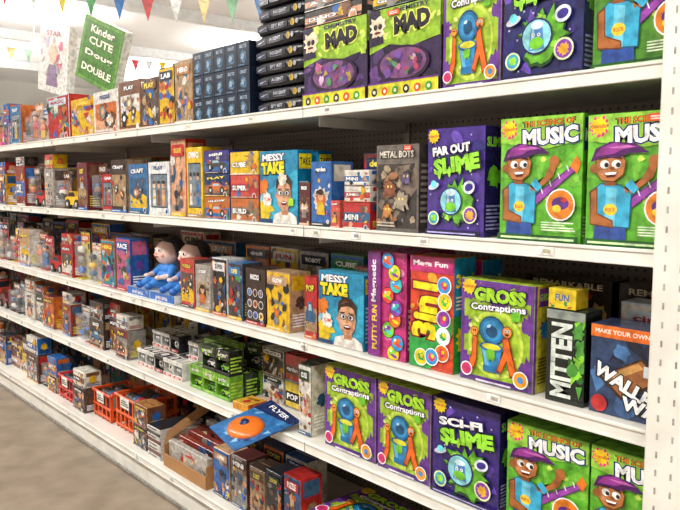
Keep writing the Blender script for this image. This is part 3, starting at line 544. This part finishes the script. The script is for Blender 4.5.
b.add([(0,.0045,.1),(0,.336,.24),(-.012,.336,.29),(-.016,.03,.15)],[(0,1,2,3)],cb); b.add([(.37,.0045,.1),(.37,.336,.24),(.385,.336,.25),(.385,.03,.12)],[(0,1,2,3)],cb)
for i in range(6):
    z0=.012; y0=.02+i*.05; hh=.11+.012*i; b.box(.02,.35,y0,y0+.03,z0,z0+hh,rng.choice(['e2dfd8','b9b4ac','8a3a30']))
    b.front(.33,hh,y=y0,x=.02,z=z0); b.bits(.06,.94,.1,.9,16,rng,['2c2a30','c23a2f','8a8680','e0c8a8','3a5a8a'],(.04,.1)); b.lines(.1,.9,.05,.12,1,'55504a')
put(b,'cardboard_display_tray','E',2.87,x=1.53)
for i in range(8):
    b=Bd(); c=rng.choice(['dedbd2','22242a','d4d0c6','7a2f2a']); b.box(0,.13,0,.22,0,.018,c,'e5e3de',rng.choice(['22242a','b9b4a8'])); b.front(.13,.018); b.rect(.1,.3,.7,.7,'55504a')
    put(b,'picture_book','E',3.045+rng.uniform(-.003,.003),x=1.54,z=i*.0186,rz=rng.uniform(-1.5,1.5))
gen('toy_box','E',3.22,.15,.11,x=1.55,pal='dark',style='full'); gen('toy_box','E',3.215,.14,.10,z=.112,x=1.555,pal='warm',style='full')
def basket(c,W=.22,D=.16,H=.13,toys=True):
    b=Bd(); m=mat(c,.4,'plastic'); b.box(.01,W-.01,.01,D-.01,0,.006,m)
    for z in (.02,H*.52):
        b.box(-.004,W+.004,-.004,.001,z-.007,z+.007,m); b.box(-.004,W+.004,D-.001,D+.004,z-.007,z+.007,m); b.box(-.004,.001,.0015,D-.0015,z-.007,z+.007,m); b.box(W-.001,W+.004,.0015,D-.0015,z-.007,z+.007,m)
    b.box(-.009,W+.009,-.009,.001,H,H+.016,m,bv=.003); b.box(-.009,W+.009,D-.001,D+.009,H,H+.016,m,bv=.003); b.box(-.009,.001,.0015,D-.0015,H,H+.016,m,bv=.003); b.box(W-.001,W+.009,.0015,D-.0015,H,H+.016,m,bv=.003)
    n=int(W/.04)
    for i in range(n): x=.001+i*(W-.013)/(n-1); b.box(x,x+.011,-.002,.003,0,H,m); b.box(x,x+.011,D-.003,D+.002,0,H,m)
    n=int(D/.04)
    for i in range(n): y=.004+i*(D-.019)/(n-1); b.box(-.002,.003,y,y+.011,0,H,m); b.box(W-.003,W+.002,y,y+.011,0,H,m)
    b.box(W*.3,W*.7,-.012,-.0095,H-.045,H+.012,'f0ece2'); b.front(W*.4,.057,y=-.0122,x=W*.3,z=H-.045); b.lines(.1,.9,.2,.8,3,'3a3a40')
    if toys:
        for i in range(10): b.ball((W*(.18+.16*(i%5)),D*(.3+.4*(i//5)),H*.70),(W*.1,D*.2,H*.36),mat(['27292e','5a4a44','8a8680','b42828','2f5a80','3a2a24'][(i*5)%6],.4,'plastic'),10,7,.8)
    return b
put(basket('e0581a',.25,.22,.17),'toy_basket','E',3.52,x=1.60)
put(basket('d8501a',.22,.20,.14),'toy_basket','E',3.79,x=1.59)
gen('toy_box','E',4.00,.17,.14,pal='dark',style='full'); gen('toy_box','E',3.995,.16,.09,z=.142,x=1.555,pal='red',style='band')
put(basket('c8302a'),'toy_basket','E',4.26,x=1.57)
fill('E',4.30,7.0,(.1,.2),['yel','yel','warm','dark'],12,blist=.15,wr=(.14,.24),x=1.56,loose=.15)
# ---- second rows of stock behind the front faces
for sh in 'BCDE':
    y={'B':2.2,'C':2.80,'D':3.45,'E':3.2}[sh]
    while y<6.8:
        w=rng.uniform(.18,.3); y+=w+.012; gen('toy_box',sh,y,w,rng.uniform(.24,.31) if sh!='E' else .26,.10,x=1.86,pal=rng.choice(['mix','warm','dark']),style='full')
y=1.9
while y<2.65: y+=.2; gen('toy_box','C',y,.19,.27,.1,x=1.84,pal='mix',style='full')
for y in (2.0,2.24,2.48,2.72,2.96,3.2,3.42): gen('toy_box','D',y,.22,.26,.1,x=1.875,pal='dark',style='full',z=0)
# ---- top display cards
def card(w,h,bg,art):
    b=Bd(); b.box(0,w,0,.05,0,h,bg,'e8e4da','f2efe8'); b.front(w,h)
    if art==0:
        b.rect(.03,.03,.97,.97,'6f9f47'); b.rect(.06,.06,.94,.94,'4f8434')
        for t,z,ww in (('Kinder',.84,.6),('CUTE',.66,.6),('Doug',.45,.7),('DOUBLE',.22,.75)): b.text(t,.5,z,ww,.12,'fffbe6',0,.03,'2f5a1c',.06)
    else:
        b.rect(.04,.04,.96,.96,'e4dfd9'); b.bits(.08,.92,.1,.9,20,rng,['c84a70','9a8f88','e8c8c0','5a4a44','b8a8c8'],(.05,.12)); b.circ(.5,.58,.14,'e3b998'); b.poly([(.3,.1),(.7,.1),(.62,.42),(.38,.42)],'8a6f90'); b.text('STAR',.5,.88,.5,.08,'b23a4a',0,.03)
    return b
zt=ZS['A']
card(.38,.34,'5a9636',0).make('display_sign_card',(1.58,3.98,zt+.355),rot=(0,math.radians(22),math.radians(-80)))
gen('toy_box','A',4.40,.34,.26,.12,x=1.57,pal='blue',style='full'); gen('toy_box','A',4.03,.33,.215,.12,x=1.57,pal='yel',style='full')
card(.40,.40,'e4dfd9',1).make('display_sign_card',(1.60,4.64,zt+.345),rot=(0,math.radians(12),math.radians(-86)))
# ------------------------------------------------------------ pennants
def bunting(p0,p1,n,name,sz=.15):
    p0=Vector(p0);p1=Vector(p1); b=Bd(); pr=None
    for i in range(n+1):
        t=i/n; p=p0.lerp(p1,t)-Vector((0,0,.6*t*(1-t)))
        if pr is not None: b.cone(pr,p,.002,.002,'dddddd',5)
        if pr is not None:
            a=pr.lerp(p,.22); c=pr.lerp(p,.78); m=(a+c)/2-Vector((0,0,sz)); col=['e2c21c','3a9a4a','2b76c0','d03a3a','e8e8e4'][i%5]
            off=Vector((.001,.001,0)); b.add([a,c,m,a+off,c+off,m+off],[(0,1,2),(5,4,3),(0,3,4,1),(1,4,5,2),(2,5,3,0)],col)
        pr=p
    b.make(name,rz=0)
bunting((1.0,4.5,2.66),(3.2,2.7,2.66),18,'pennant_bunting',.16); bunting((-1.0,8.5,3.1),(6.5,8.5,3.15),40,'pennant_bunting')
# ------------------------------------------------------------ room
def room_mat(name,c1,c2,scale,rough):
    m=bpy.data.materials.new(name); m.use_nodes=True; nt=m.node_tree; p=nt.nodes['Principled BSDF']; p.inputs['Roughness'].default_value=rough
    tc=nt.nodes.new('ShaderNodeTexCoord'); n=nt.nodes.new('ShaderNodeTexNoise'); n.inputs['Scale'].default_value=scale; n.inputs['Detail'].default_value=8; r=nt.nodes.new('ShaderNodeValToRGB')
    r.color_ramp.elements[0].position=.3; r.color_ramp.elements[1].position=.7; r.color_ramp.elements[0].color=hexc(c1); r.color_ramp.elements[1].color=hexc(c2)
    nt.links.new(tc.outputs['Object'],n.inputs['Vector']); nt.links.new(n.outputs['Fac'],r.inputs[0]); nt.links.new(r.outputs[0],p.inputs['Base Color']); return m
fm=room_mat('concrete_floor','7d6f60','9a8a78',7,.4); wm=room_mat('painted_wall','e9e8e4','f2f1ee',1,.8); cm=room_mat('ceiling_panel','f0f2f4','fafbfb',1,.9)
RX0,RX1,RY0,RY1,RZ=-4.5,11,-4,18,3.9
def slab(n,x0,x1,y0,y1,z0,z1,m): b=Bd(); b.box(x0,x1,y0,y1,z0,z1,m); return b.make(n,rz=0)
slab('floor',RX0,RX1,RY0,RY1,-.1,-.001,fm); slab('ceiling',RX0,RX1,RY0,RY1,RZ,RZ+.1,cm)
slab('wall_right',RX1,RX1+.1,RY0,RY1,0,RZ,wm); slab('wall_left',RX0-.1,RX0,RY0,RY1,0,RZ,wm); slab('wall_far',RX0,RX1,RY1,RY1+.1,0,RZ,wm); slab('wall_near',RX0,RX1,RY0-.1,RY0,0,RZ,wm)
b=Bd()
for yy in range(0,18,3): b.box(RX0,RX1,yy,yy+.12,RZ-.16,RZ-.001,mat('e9ebec',.6,'enamel'),bv=.01)
b.make('trim_1',rz=0)
em=bpy.data.materials.new('lamp_tube'); em.use_nodes=True; p=em.node_tree.nodes['Principled BSDF']; p.inputs['Emission Color'].default_value=(1,.98,.95,1); p.inputs['Emission Strength'].default_value=9; p.inputs['Base Color'].default_value=(1,1,1,1)
def lamp(x,y,pw,upw):
    e=bpy.data.objects.new('fluorescent_ceiling_light',None); COL.objects.link(e); e.location=(x,y,3.40)
    b=Bd(); b.prism([(-.11,0),(.11,0),(.05,.05),(-.05,.05)],-.75,.75,cream)
    for xx in (-.05,.05): b.cone((xx,-.72,-.015),(xx,.72,-.015),.014,.014,em,10)
    for yy in (-.5,.5): b.cone((0,yy,.05),(0,yy,.49),.004,.004,'999999',6)
    b.make('fixture',rz=0,parent=e)
    for P,dz,rx in ((pw,-.04,0),(upw,.07,math.pi)):  # downward light for the tubes, then an uplight added to whiten the ceiling
        L=bpy.data.lights.new('tube_and_added_uplight','AREA'); L.shape='RECTANGLE'; L.size=.3; L.size_y=1.5; L.energy=P; L.color=(1,.972,.93)
        o=bpy.data.objects.new('tube_and_added_uplight',L); COL.objects.link(o); o.parent=e; o.location=(0,0,dz); o.rotation_euler=(rx,0,0)
for yy in (-1.5,.8,3.1,5.4,7.7): lamp(-.6,yy,75,8)
for yy in (2,6,10,14): lamp(3.6,yy,65,100); lamp(7.2,yy,65,100)
lamp(-.6,11,70,85)
b=Bd(); b.box(-3,9,13.0,13.5,.0,2.0,white)
for z in (.2,.6,1.0,1.4,1.8):
    x=-2.9
    while x<8.8:
        w=rng.uniform(.2,.45); b.box(x,x+w-.02,12.85,12.99,z,z+rng.uniform(.2,.34),rng.choice(PAL['mix']+PAL['white'])); x+=w
b.make('distant_store_shelving',rz=0)
w=bpy.data.worlds.new('World'); SC.world=w; w.use_nodes=True; w.node_tree.nodes['Background'].inputs[0].default_value=(1,1,1,1); w.node_tree.nodes['Background'].inputs[1].default_value=.5
cd=bpy.data.cameras.new('camera'); cd.sensor_width=36; cd.lens=700/680*36; co=bpy.data.objects.new('camera',cd); COL.objects.link(co)
co.location=(0,0,1.44); co.rotation_euler=(math.radians(90)-math.atan(71/700),0,math.radians(-42)); SC.camera=co
